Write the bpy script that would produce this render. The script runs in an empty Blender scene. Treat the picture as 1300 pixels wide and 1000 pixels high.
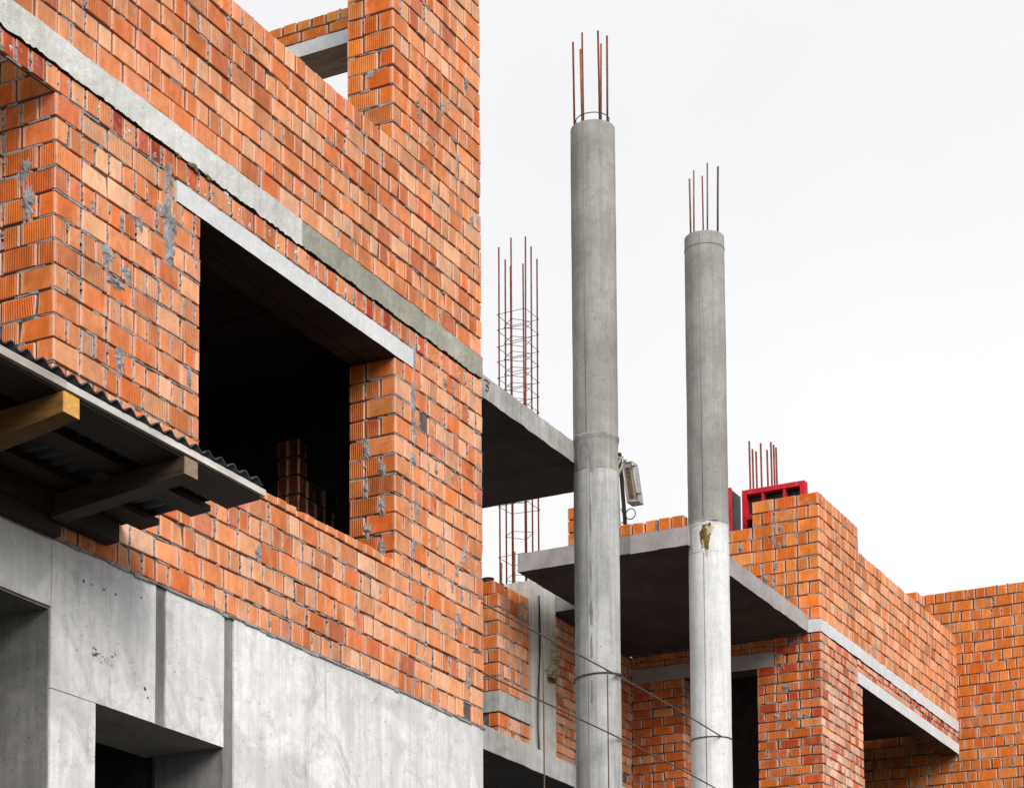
import bpy, math, random
from mathutils import Vector, noise
random.seed(7)
R = random.random
def U(a, b): return a + (b - a) * random.random()
scene = bpy.context.scene
COL = scene.collection
YF = 7.904          # the facade plane (faces -Y), metres from the eye
FL = 4.11           # top of the lower concrete wall
S0, S1 = 6.95, 7.145  # floor slab of the upper storey

# ------------------------------------------------------------------ materials
def new_mat(name):
    m = bpy.data.materials.new(name); m.use_nodes = True
    nt = m.node_tree; nt.nodes.clear()
    out = nt.nodes.new('ShaderNodeOutputMaterial'); b = nt.nodes.new('ShaderNodeBsdfPrincipled')
    nt.links.new(b.outputs[0], out.inputs[0])
    b.inputs['Roughness'].default_value = .9
    b.inputs['Specular IOR Level'].default_value = .25
    return m, nt, b
class N:
    def __init__(s, nt): s.nt = nt
    def node(s, t, **k):
        n = s.nt.nodes.new(t)
        for a, v in k.items(): setattr(n, a, v)
        return n
    def link(s, a, b): s.nt.links.new(a, b)
    def coord(s): return s.node('ShaderNodeTexCoord').outputs['Object']
    def mapping(s, v, sc):
        m = s.node('ShaderNodeMapping'); s.link(v, m.inputs[0]); m.inputs['Scale'].default_value = sc; return m.outputs[0]
    def noise(s, v, scale, detail=4, rough=.6, dist=0):
        n = s.node('ShaderNodeTexNoise'); s.link(v, n.inputs['Vector'])
        n.inputs['Scale'].default_value = scale; n.inputs['Detail'].default_value = detail
        n.inputs['Roughness'].default_value = rough; n.inputs['Distortion'].default_value = dist
        return n.outputs['Fac']
    def ramp(s, f, stops):
        r = s.node('ShaderNodeValToRGB'); s.link(f, r.inputs[0]); e = r.color_ramp.elements
        while len(e) < len(stops): e.new(.5)
        for x, (p, c) in zip(e, stops):
            x.position = p; x.color = (c, c, c, 1) if isinstance(c, (int, float)) else (*c, 1)
        return r.outputs[0]
    def mix(s, f, a, b, mode='MIX'):
        m = s.node('ShaderNodeMix', data_type='RGBA', blend_type=mode)
        for i, v in ((0, f), (6, a), (7, b)):
            sock = m.inputs[i]
            if isinstance(v, (int, float)): sock.default_value = v if i == 0 else (v, v, v, 1)
            elif isinstance(v, tuple): sock.default_value = (*v, 1)
            else: s.link(v, sock)
        return m.outputs[2]
    def math(s, op, a, b=None, c=None):
        m = s.node('ShaderNodeMath', operation=op)
        for sock, v in zip(m.inputs, (a, b, c)):
            if v is None: continue
            if isinstance(v, (int, float)): sock.default_value = v
            else: s.link(v, sock)
        return m.outputs[0]
    def bump(s, h, strength, dist, prev=None):
        b = s.node('ShaderNodeBump'); b.inputs['Strength'].default_value = strength; b.inputs['Distance'].default_value = dist
        s.link(h, b.inputs['Height'])
        if prev: s.link(prev, b.inputs['Normal'])
        return b.outputs[0]

def brick_mat():
    m, nt, b = new_mat('fired_clay'); n = N(nt); c = n.coord()
    at = n.node('ShaderNodeAttribute'); at.attribute_name = 'Col'
    uv = n.node('ShaderNodeUVMap'); uv.uv_map = 'UVMap'
    sx = n.node('ShaderNodeSeparateXYZ'); n.link(uv.outputs[0], sx.inputs[0])
    so = n.node('ShaderNodeSeparateXYZ'); n.link(c, so.inputs[0])
    # pale highlights painted along the upright arrises
    eu = n.math('ABSOLUTE', n.math('SUBTRACT', sx.outputs[0], .5))
    edge = n.ramp(n.math('ADD', eu, n.math('MULTIPLY', n.math('SUBTRACT', n.noise(c, 30, 3), .5), .14)), [(.37, 0), (.48, 1)])
    # combed ribs
    wv = n.math('SINE', n.math('MULTIPLY', n.math('ADD', so.outputs[0], so.outputs[1]), 2 * math.pi / .0172))
    rib = n.math('MULTIPLY', n.math('MULTIPLY_ADD', wv, .5, .5), at.outputs['Alpha'])
    col = at.outputs['Color']
    big = n.ramp(n.noise(c, 1.7, 4, .7), [(.3, .74), (.65, 1.12)])
    col = n.mix(1, col, big, 'MULTIPLY')
    med = n.ramp(n.noise(n.mapping(c, (1, 1, .5)), 16, 4, .7), [(.28, .78), (.6, 1.05), (.8, 1.22)])
    col = n.mix(1, col, med, 'MULTIPLY')
    bloom = n.ramp(n.noise(n.mapping(c, (1, 1, .55)), 7, 5, .7, .6), [(.52, 0), (.78, .5)])
    col = n.mix(bloom, col, (.68, .40, .27))
    col = n.mix(n.math('MULTIPLY', edge, .50), col, (.76, .47, .34))
    ribd = n.math('MULTIPLY', n.math('SUBTRACT', at.outputs['Alpha'], rib), .42)
    col = n.mix(ribd, col, (.27, .055, .014))
    spots = n.ramp(n.noise(c, 42, 2, .5), [(.69, 0), (.76, .75)])
    col = n.mix(spots, col, (.16, .075, .05))
    dirt = n.ramp(n.noise(c, 5.5, 6, .75, 1.2), [(.58, 0), (.74, .6)])
    col = n.mix(dirt, col, (.17, .12, .10))
    n.link(col, b.inputs['Base Color'])
    bp = n.bump(n.noise(c, 90, 4, .7), .5, .0025)
    bp = n.bump(rib, .9, .0035, bp)
    n.link(bp, b.inputs['Normal'])
    b.inputs['Specular IOR Level'].default_value = .12
    return m
def mortar_mat(name='mortar', lo=(.05, .04, .035), hi=(.17, .15, .14)):
    m, nt, b = new_mat(name); n = N(nt); c = n.coord()
    f = n.noise(c, 9, 6, .75)
    col = n.mix(n.ramp(f, [(.3, 0), (.7, 1)]), lo, hi)
    col = n.mix(n.ramp(n.noise(c, 60, 3), [(.55, 0), (.7, .6)]), col, lo)
    n.link(col, b.inputs['Base Color']); n.link(n.bump(n.noise(c, 55, 5, .8), .9, .008), b.inputs['Normal'])
    return m
def concrete_mat(name, lo, hi, pit=.5, streak=.5, stain=None, stain_amt=.5, board=0, patch=0, scuff=0):
    m, nt, b = new_mat(name); n = N(nt); c = n.coord()
    col = n.mix(n.ramp(n.noise(c, 1.6, 6, .65, .4), [(.3, 0), (.7, 1)]), lo, hi)
    col = n.mix(1, col, n.ramp(n.noise(c, 14, 5, .7), [(.25, .86), (.75, 1.12)]), 'MULTIPLY')
    col = n.mix(1, col, n.ramp(n.noise(c, 120, 3, .7), [(.25, .86), (.75, 1.12)]), 'MULTIPLY')
    if streak:
        s = n.ramp(n.noise(n.mapping(c, (9, 9, .45)), 1.6, 5, .7, .3), [(.42, 0), (.75, streak)])
        col = n.mix(s, col, tuple(x * .45 for x in lo))
    if patch:
        p = n.ramp(n.noise(c, .95, 3, .55, 1.0), [(.50, 0), (.56, patch)])
        col = n.mix(p, col, tuple(x * .72 for x in lo))
    if scuff:   # trowel rubs, rust dribbles and small broken spots
        f = n.ramp(n.noise(n.mapping(c, (1, 1, 1.8)), 3.4, 8, .85, 1.6), [(.575, 0), (.60, .5 * scuff), (.63, .1), (.70, .55 * scuff)])
        col = n.mix(f, col, tuple(x * .42 for x in lo))
        g = n.ramp(n.noise(n.mapping(c, (30, 30, 1.2)), 1.0, 3, .6), [(.66, 0), (.72, .35 * scuff)])
        col = n.mix(g, col, (.30, .27, .22))
    h = n.noise(c, 40, 5, .7)
    if board:
        so = n.node('ShaderNodeSeparateXYZ'); n.link(c, so.inputs[0])
        w = n.math('ABSOLUTE', n.math('SINE', n.math('MULTIPLY', n.math('ADD', so.outputs[0], so.outputs[1]), math.pi / board)))
        l = n.ramp(w, [(0, 1), (.07, 0)])
        col = n.mix(n.math('MULTIPLY', l, .45), col, tuple(x * .35 for x in lo))
    if pit:
        v = n.node('ShaderNodeTexVoronoi'); n.link(c, v.inputs['Vector']); v.inputs['Scale'].default_value = 13; v.inputs['Randomness'].default_value = 1
        sel = n.ramp(n.noise(c, 6, 2), [(.5, 0), (.56, 1)])
        p = n.math('MULTIPLY', n.ramp(v.outputs['Distance'], [(.055, 1), (.09, 0)]), sel)
        col = n.mix(n.math('MULTIPLY', p, pit), col, tuple(x * .2 for x in lo))
        v2 = n.node('ShaderNodeTexVoronoi'); n.link(c, v2.inputs['Vector']); v2.inputs['Scale'].default_value = 38
        sel2 = n.ramp(n.noise(c, 3.1, 2), [(.55, 0), (.6, 1)])
        p2 = n.math('MULTIPLY', n.ramp(v2.outputs['Distance'], [(.1, 1), (.17, 0)]), sel2)
        col = n.mix(n.math('MULTIPLY', p2, pit), col, tuple(x * .35 for x in lo))
    if stain:
        col = n.mix(n.ramp(n.noise(c, 2.7, 5, .7, .8), [(.54, 0), (.70, stain_amt)]), col, stain)
    n.link(col, b.inputs['Base Color']); n.link(n.bump(h, .55, .006), b.inputs['Normal'])
    b.inputs['Roughness'].default_value = .85
    return m
def wood_mat(name, lo, hi, axis=0):
    m, nt, b = new_mat(name); n = N(nt); c = n.coord()
    sc = [18, 18, 18]; sc[axis] = 1.1
    g = n.noise(n.mapping(c, tuple(sc)), 2.2, 6, .7, .8)
    col = n.mix(n.ramp(g, [(.3, 0), (.7, 1)]), lo, hi)
    col = n.mix(1, col, n.ramp(n.noise(c, 4, 4), [(.3, .75), (.7, 1.1)]), 'MULTIPLY')
    n.link(col, b.inputs['Base Color']); n.link(n.bump(g, .6, .003), b.inputs['Normal'])
    b.inputs['Roughness'].default_value = .75
    return m
def plain_mat(name, lo, hi, scale=12, rough=.7, metal=0, bmp=.3):
    m, nt, b = new_mat(name); n = N(nt); c = n.coord()
    col = n.mix(n.ramp(n.noise(c, scale, 5, .7), [(.35, 0), (.65, 1)]), lo, hi)
    n.link(col, b.inputs['Base Color']); n.link(n.bump(n.noise(c, scale * 6, 3), bmp, .002), b.inputs['Normal'])
    b.inputs['Roughness'].default_value = rough; b.inputs['Metallic'].default_value = metal
    return m

M = dict(
    brick=brick_mat(),
    mortar=mortar_mat(),
    blob=mortar_mat('mortar_smear', (.10, .095, .095), (.42, .41, .42)),
    wallc=concrete_mat('poured_wall', (.62, .615, .61), (.80, .795, .79), pit=1, streak=.5, stain=(.26, .25, .22), stain_amt=.5, patch=.55, scuff=1),
    reveal=concrete_mat('dark_reveal', (.13, .128, .125), (.27, .265, .26), pit=.8, streak=.5, scuff=.8),  # reveal concrete, darker than the wall around it
    strip=concrete_mat('joint_fill', (.16, .155, .15), (.29, .285, .28), pit=.3, streak=.6),
    band=concrete_mat('slab_edge_pale', (.44, .44, .42), (.66, .66, .64), pit=.9, streak=.3, scuff=.6, stain=(.30, .29, .20), stain_amt=.5),
    band2=concrete_mat('slab_edge_olive', (.22, .21, .17), (.38, .37, .32), pit=.3, streak=.3),
    lintel=concrete_mat('precast_lintel', (.52, .53, .54), (.64, .65, .66), pit=.2, streak=.12),
    slab=concrete_mat('slab_concrete', (.27, .265, .25), (.48, .47, .46), pit=1, streak=.5, stain=(.18, .15, .13), stain_amt=.55, scuff=.9),
    soffit=concrete_mat('soffit_concrete_shaded', (.026, .025, .026), (.066, .060, .058), pit=.3, streak=0, board=.35),  # underside shade put into the colour; slab concrete itself is far lighter
    slabp=concrete_mat('slab_concrete_pinkish', (.26, .235, .23), (.42, .39, .385), pit=.3, streak=.1, stain=(.22, .22, .24), stain_amt=.5),
    colu=concrete_mat('column_upper', (.22, .21, .195), (.38, .37, .345), pit=1, streak=.45, stain=(.15, .13, .115), stain_amt=.45, scuff=.5),
    coll=concrete_mat('column_lower', (.31, .31, .305), (.52, .52, .515), pit=.9, streak=.75, scuff=.5),
    collw=concrete_mat('column_lower_pale', (.58, .58, .57), (.74, .74, .735), pit=.8, streak=.45, scuff=.4),
    rough=concrete_mat('rough_joint', (.19, .185, .17), (.44, .43, .41), pit=.8, streak=.8),
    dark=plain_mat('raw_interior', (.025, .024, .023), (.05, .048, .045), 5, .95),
    rust=plain_mat('rusty_bar', (.085, .016, .013), (.25, .05, .028), 7, .85),
    rustb=plain_mat('rusty_bar_brown', (.10, .045, .025), (.30, .15, .07), 7, .85),
    wire=plain_mat('tie_wire', (.05, .035, .03), (.12, .08, .06), 20, .7),
    blackrub=plain_mat('black_rubber', (.012, .012, .013), (.03, .03, .032), 20, .6),
    red=concrete_mat('red_frame', (.46, .010, .026), (.64, .02, .045), pit=.4, streak=.5, stain=(.40, .22, .20), stain_amt=.45, scuff=.6),
    ply=plain_mat('film_plywood', (.012, .014, .014), (.035, .037, .036), 5, .4),
    sheet=plain_mat('corrugated_sheet', (.022, .022, .025), (.05, .05, .053), 6, .6),
    board=wood_mat('grey_board', (.46, .43, .40), (.66, .63, .59)),
    boardd=wood_mat('weathered_board', (.30, .26, .24), (.50, .45, .42)),
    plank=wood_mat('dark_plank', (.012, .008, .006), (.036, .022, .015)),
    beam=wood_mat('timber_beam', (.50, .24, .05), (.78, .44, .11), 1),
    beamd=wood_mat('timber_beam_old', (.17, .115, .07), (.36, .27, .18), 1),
    beam_side=wood_mat('timber_beam_side', (.10, .045, .015), (.26, .12, .03), 1),  # beam body darker than its end: shadow under the roof painted in
    beamd_side=wood_mat('timber_beam_shaded_old', (.03, .018, .012), (.085, .052, .034), 1),  # older beams, the same shadow painted into the body colour
    post=wood_mat('timber_post', (.25, .13, .09), (.42, .26, .20), 2),
    lath=wood_mat('pale_lath', (.36, .33, .26), (.58, .54, .44), 2),
    boxg=plain_mat('grey_box', (.22, .21, .22), (.36, .35, .36), 14, .6),
    boxi=plain_mat('brown_panel', (.03, .02, .015), (.22, .12, .05), 45, .8),
    foam=plain_mat('plaster_spill', (.30, .24, .13), (.55, .48, .34), 14, .9, 0, .9),
    tan=concrete_mat('pier_concrete', (.46, .45, .40), (.62, .61, .57), pit=.4, streak=.5, stain=(.34, .27, .14), stain_amt=.6),
    pot=plain_mat('dark_bucket', (.02, .025, .04), (.06, .065, .09), 10, .45),
    blue=plain_mat('blue_paint', (.03, .09, .16), (.06, .14, .24), 10, .7),
    oil=plain_mat('brown_stain', (.04, .025, .012), (.22, .15, .04), 18, .9, 0, .8),
    moss=plain_mat('moss', (.06, .065, .03), (.22, .20, .12), 40, .95, 0, 1),
)
def soil():
    m, nt, b = new_mat('building_site_soil'); n = N(nt); c = n.coord()
    col = n.mix(n.ramp(n.noise(c, .4, 8, .7), [(.35, 0), (.65, 1)]), (.035, .030, .024), (.075, .065, .052))
    n.link(col, b.inputs['Base Color']); n.link(n.bump(n.noise(c, 5, 8, .7), .8, .1), b.inputs['Normal']); return m
M['soil'] = soil()

# ------------------------------------------------------------------ mesh builder
class MB:
    def __init__(s): s.v = []; s.f = []; s.c = []; s.uv = []; s.m = []; s.mats = []; s.sm = []
    def mi(s, mat):
        if mat not in s.mats: s.mats.append(mat)
        return s.mats.index(mat)
    def face(s, idx, mat, col=(.5, .5, .5, 0), uv=None, smooth=False):
        s.f.append(idx); s.m.append(s.mi(mat)); s.c.append(col); s.uv.append(uv or [(.5, .5)] * len(idx)); s.sm.append(smooth)
    def box(s, x0, x1, y0, y1, z0, z1, mat, jit=0):
        b = len(s.v)
        for x in (x0, x1):
            for y in (y0, y1):
                for z in (z0, z1):
                    s.v.append((x + U(-jit, jit), y + U(-jit, jit), z + U(-jit, jit)))
        for q in ((0, 1, 3, 2), (4, 6, 7, 5), (0, 4, 5, 1), (2, 3, 7, 6), (0, 2, 6, 4), (1, 5, 7, 3)):
            s.face([b + i for i in q], mat)
    def hexa(s, pts, mat):
        b = len(s.v); s.v += [tuple(p) for p in pts]
        for q in ((0, 1, 3, 2), (4, 6, 7, 5), (0, 4, 5, 1), (2, 3, 7, 6), (0, 2, 6, 4), (1, 5, 7, 3)):
            s.face([b + i for i in q], mat)
    def brick(s, x0, x1, y0, y1, z0, z1, cols, rib):
        """chamfered brick, worn; cols = (front -Y colour, side -X colour)"""
        c = U(.0025, .006); j = .0016
        lo = (x0, y0, z0); hi = (x1, y1, z1); idx = {}
        def vert(ax, sx, sy, sz):
            k = (ax, sx, sy, sz)
            if k in idx: return idx[k]
            p = []
            for a, sg in enumerate((sx, sy, sz)):
                v = hi[a] if sg else lo[a]
                if a != ax: v += -c if sg else c
                p.append(v)
            idx[k] = len(s.v); s.v.append(tuple(p)); return idx[k]
        jt = {}
        base = len(s.v)
        for ax in range(3):
            for sx in (0, 1):
                for sy in (0, 1):
                    for sz in (0, 1): vert(ax, sx, sy, sz)
        # same small jitter for the three vertices of one corner
        for sx in (0, 1):
            for sy in (0, 1):
                for sz in (0, 1):
                    d = (U(-j, j), U(-j, j), U(-j, j) * 1.3)
                    if R() < .05:
                        q = U(.003, .009); d = (d[0] + (-q if sx else q), d[1] + (-q if sy else q), d[2] + (-q if sz else q))
                    for ax in range(3):
                        k = idx[(ax, sx, sy, sz)]; v = s.v[k]; s.v[k] = (v[0] + d[0], v[1] + d[1], v[2] + d[2])
        mat = M['brick']
        def quad(ids, col, uv): s.face(ids, mat, col, uv)
        fy = (*cols[0], rib); fx = (*cols[1], rib)
        V = vert
        quad([V(1, 0, 0, 0), V(1, 1, 0, 0), V(1, 1, 0, 1), V(1, 0, 0, 1)], fy, [(0, 0), (1, 0), (1, 1), (0, 1)])
        quad([V(1, 0, 1, 0), V(1, 0, 1, 1), V(1, 1, 1, 1), V(1, 1, 1, 0)], fy, [(0, 0), (0, 1), (1, 1), (1, 0)])
        quad([V(0, 0, 1, 0), V(0, 0, 0, 0), V(0, 0, 0, 1), V(0, 0, 1, 1)], fx, [(0, 0), (1, 0), (1, 1), (0, 1)])
        quad([V(0, 1, 0, 0), V(0, 1, 1, 0), V(0, 1, 1, 1), V(0, 1, 0, 1)], fx, [(0, 0), (1, 0), (1, 1), (0, 1)])
        f0 = (*cols[0], 0)
        quad([V(2, 0, 0, 0), V(2, 0, 1, 0), V(2, 1, 1, 0), V(2, 1, 0, 0)], f0, None)
        quad([V(2, 0, 0, 1), V(2, 1, 0, 1), V(2, 1, 1, 1), V(2, 0, 1, 1)], f0, None)
        E1 = [(1, .5)] * 4; E0 = [(.5, .5)] * 4
        for a in (0, 1):
            for b_ in (0, 1):
                quad([V(0, a, b_, 0), V(1, a, b_, 0), V(1, a, b_, 1), V(0, a, b_, 1)], f0, E1)
                quad([V(0, a, 0, b_), V(2, a, 0, b_), V(2, a, 1, b_), V(0, a, 1, b_)], f0, E0)
                quad([V(1, 0, a, b_), V(2, 0, a, b_), V(2, 1, a, b_), V(1, 1, a, b_)], f0, E0)
        for a in (0, 1):
            for b_ in (0, 1):
                for d in (0, 1): s.face([V(0, a, b_, d), V(1, a, b_, d), V(2, a, b_, d)], mat, f0, [(1, .5)] * 3)
    def rough(s, x0, x1, y0, y1, z0, z1, mat, step=.08, amp=.004, rag=0, matb=None):
        """box cut into a grid and roughened; rag = ragged lower front edge; matb = underside"""
        lo = (x0, y0, z0); hi = (x1, y1, z1)
        n = [max(1, min(220, int((hi[a] - lo[a]) / step))) for a in range(3)]
        idx = {}
        def vert(i, j, k):
            q = (i, j, k)
            if q in idx: return idx[q]
            p = Vector([lo[a] + (hi[a] - lo[a]) * t / n[a] for a, t in enumerate(q)])
            w = noise.noise_vector(p * 7) * amp + noise.noise_vector(p * 23) * amp * .6
            p2 = p + w
            if rag and k == 0:
                g = .5 * noise.noise(Vector((p.x * 3.1, 2, 5))) + .6 * noise.noise(Vector((p.x * 11, 7, 1))) + .6 * noise.noise(Vector((p.x * 29, 3, 2))) + .3
                p2.z += g * rag
            idx[q] = len(s.v); s.v.append(tuple(p2)); return idx[q]
        for a in range(3):
            b, c = [(1, 2), (0, 2), (0, 1)][a]
            for side in (0, n[a]):
                mm = matb if (matb and a == 2 and side == 0) else mat
                for i in range(n[b]):
                    for j in range(n[c]):
                        q = []
                        for (u, w) in ((i, j), (i + 1, j), (i + 1, j + 1), (i, j + 1)):
                            t = [0, 0, 0]; t[a] = side; t[b] = u; t[c] = w; q.append(vert(*t))
                        flip = (side == 0) ^ (a == 1)
                        s.face(q[::-1] if flip else q, mm)
    def smear(s, x, y, z, w, h, axis='x', mat=None, thick=.012):
        """lump of mortar pressed on a wall face; axis = direction the wall runs"""
        mat = mat or M['blob']; b = len(s.v); rings, seg = 6, 36; ph = U(0, 50)
        def put(u, v, d):
            s.v.append((x + u, y - d, z + v) if axis == 'x' else (x - d, y + u, z + v))
        put(0, 0, thick * .7)
        for r in range(1, rings + 1):
            t = r / rings
            for k in range(seg):
                a = 2 * math.pi * k / seg; ca, sa = math.cos(a), math.sin(a)
                q = 1 + .6 * noise.noise(Vector((ca * 1.3, sa * 1.3, ph))) + .5 * noise.noise(Vector((ca * 4, sa * 4, ph + 9))) + .45 * noise.noise(Vector((ca * 11, sa * 11, ph + 19)))
                u, v = ca * w / 2 * t * q, sa * h / 2 * t * q
                hh = .55 + .9 * noise.noise(Vector((u * 45, v * 45, ph))) + .5 * noise.noise(Vector((u * 120, v * 120, ph)))
                put(u, v, thick * (1 - t ** 3) * hh - .006 * t ** 3)
        for k in range(seg): s.face([b, b + 1 + k, b + 1 + (k + 1) % seg], mat)
        for r in range(rings - 1):
            for k in range(seg):
                a0 = b + 1 + r * seg + k; a1 = b + 1 + r * seg + (k + 1) % seg
                s.face([a0, a0 + seg, a1 + seg, a1], mat)
    def tube(s, pts, r, mat, seg=8, cap=True, closed=False):
        b = len(s.v); P = [Vector(p) for p in pts]; n = len(P)
        for i, p in enumerate(P):
            if closed: d = P[(i + 1) % n] - P[i - 1]
            else: d = (P[min(i + 1, n - 1)] - P[max(i - 1, 0)])
            d.normalize(); up = Vector((0, 0, 1)) if abs(d.z) < .9 else Vector((1, 0, 0))
            e1 = d.cross(up).normalized(); e2 = d.cross(e1)
            rr = r[i] if isinstance(r, (list, tuple)) else r
            for k in range(seg):
                a = 2 * math.pi * k / seg; q = p + (e1 * math.cos(a) + e2 * math.sin(a)) * rr; s.v.append(tuple(q))
        for i in range(n if closed else n - 1):
            for k in range(seg):
                a = b + i * seg + k; a2 = b + i * seg + (k + 1) % seg; nx = b + ((i + 1) % n) * seg
                s.face([a, a2, nx + (k + 1) % seg, nx + k], mat, smooth=True)
        if cap and not closed:
            s.face([b + k for k in range(seg)][::-1], mat); s.face([b + (n - 1) * seg + k for k in range(seg)], mat)
    def cyl(s, cx, cy, prof, mat, seg=72, amp=0, cap=True, wob=0):
        """upright lathe; prof = [(z, r)]"""
        b = len(s.v); n = len(prof)
        for z, r in prof:
            for k in range(seg):
                a = 2 * math.pi * k / seg
                q = noise.noise(Vector((math.cos(a) * 3, math.sin(a) * 3, z * 6))) * amp + noise.noise(Vector((math.cos(a) * 14, math.sin(a) * 14, z * 30))) * amp * .6
                zz = z + noise.noise(Vector((math.cos(a) * 2, math.sin(a) * 2, z))) * wob
                s.v.append((cx + math.cos(a) * (r + q), cy + math.sin(a) * (r + q), zz))
        for i in range(n - 1):
            for k in range(seg):
                s.face([b + i * seg + k, b + i * seg + (k + 1) % seg, b + (i + 1) * seg + (k + 1) % seg, b + (i + 1) * seg + k], mat, smooth=amp == 0)
        if cap: s.face([b + k for k in range(seg)][::-1], mat); s.face([b + (n - 1) * seg + k for k in range(seg)], mat)
    def build(s, name, parent=None, label=None):
        xs = [v[0] for v in s.v]; ys = [v[1] for v in s.v]; zs = [v[2] for v in s.v]
        o0 = Vector(((min(xs) + max(xs)) / 2, (min(ys) + max(ys)) / 2, min(zs)))
        me = bpy.data.meshes.new(name)
        me.from_pydata([(v[0] - o0.x, v[1] - o0.y, v[2] - o0.z) for v in s.v], [], s.f)
        for mt in s.mats: me.materials.append(mt)
        me.polygons.foreach_set('material_index', s.m); me.polygons.foreach_set('use_smooth', s.sm)
        if M['brick'] in s.mats:
            ca = me.color_attributes.new('Col', 'FLOAT_COLOR', 'CORNER'); uvl = me.uv_layers.new(name='UVMap')
            cc = []; uu = []
            for f, c, uv in zip(s.f, s.c, s.uv):
                for k in range(len(f)): cc += c; uu += uv[k]
            ca.data.foreach_set('color', cc); uvl.data.foreach_set('uv', uu)
        me.update(); o = bpy.data.objects.new(name, me); COL.objects.link(o)
        if parent:
            pw = parent['_w']; o.parent = parent; o.location = o0 - Vector(pw)
            if parent.parent: pass
        else: o.location = o0
        o['_w'] = tuple(o0)
        if label: o['label'] = label
        return o
def thing(name, loc, label, cat, group=None):
    o = bpy.data.objects.new(name, None); COL.objects.link(o); o.location = loc; o.empty_display_size = .3
    o['_w'] = tuple(loc); return tag(o, label, cat, group)
def tag(o, label, cat, group=None):
    o['label'] = label; o['category'] = cat
    if group: o['group'] = group
    return o
def structure(o): o['kind'] = 'structure'; return o

# ------------------------------------------------------------------ brickwork
#        front (-Y) paler pinkish       side (-X) combed, deeper orange (difference in light painted in)
PAL = [((.68, .30, .16), (.68, .20, .045)), ((.70, .35, .21), (.68, .23, .06)), ((.66, .23, .10), (.64, .165, .03)),
       ((.72, .42, .28), (.70, .27, .09)), ((.68, .32, .18), (.70, .25, .06)), ((.62, .24, .145), (.60, .15, .04)),
       ((.74, .48, .35), (.68, .21, .055)), ((.66, .25, .11), (.66, .19, .04)), ((.70, .39, .25), (.68, .23, .07)), ((.70, .33, .18), (.66, .21, .055))]
PALP = [((.66, .36, .27), (.62, .16, .045)), ((.72, .45, .36), (.66, .21, .07)), ((.64, .30, .21), (.58, .13, .04)),
        ((.56, .19, .13), (.48, .08, .03)), ((.74, .50, .42), (.66, .26, .12)), ((.70, .42, .32), (.56, .14, .045))]
PALO = [((.68, .30, .14), (.72, .25, .05)), ((.70, .32, .17), (.72, .26, .06)), ((.64, .23, .10), (.68, .19, .035)), ((.70, .35, .19), (.72, .28, .08)), ((.66, .28, .13), (.70, .23, .045))]
PALF = [((.72, .33, .17), (.72, .24, .05)), ((.72, .38, .22), (.72, .27, .06)), ((.68, .28, .13), (.70, .21, .04)), ((.74, .44, .29), (.72, .27, .07)), ((.70, .33, .19), (.70, .23, .05))]
PALD = [((.05, .012, .007), (.06, .016, .008)), ((.07, .018, .009), (.08, .02, .009))]  # inner pier bricks: dimness of the room put into the colour
PALR = [((.40, .07, .04), (.40, .07, .03)), ((.54, .13, .06), (.5, .1, .03)), ((.48, .10, .06), (.5, .1, .03)), ((.60, .24, .13), (.5, .1, .03))]
def tint(pal):
    a = random.choice(pal); k = U(.78, 1.08); g = U(.70, .93)
    return tuple(tuple(min(.9, v * k * (1, g, g * g)[i]) for i, v in enumerate(c)) for c in a)
J = .0155
def course_run(ua, ub, stretch, mixp=.1):
    """list of (u0,u1) bricks"""
    out = []; u = ua
    while u < ub - .03:
        st = stretch if R() > mixp else not stretch
        w = (.25 if st else .12) + U(-.003, .003)
        e = u + w
        if e > ub - .05: e = ub
        out.append((u, e)); u = e + J * U(.6, 1.5)
    return out
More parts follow.
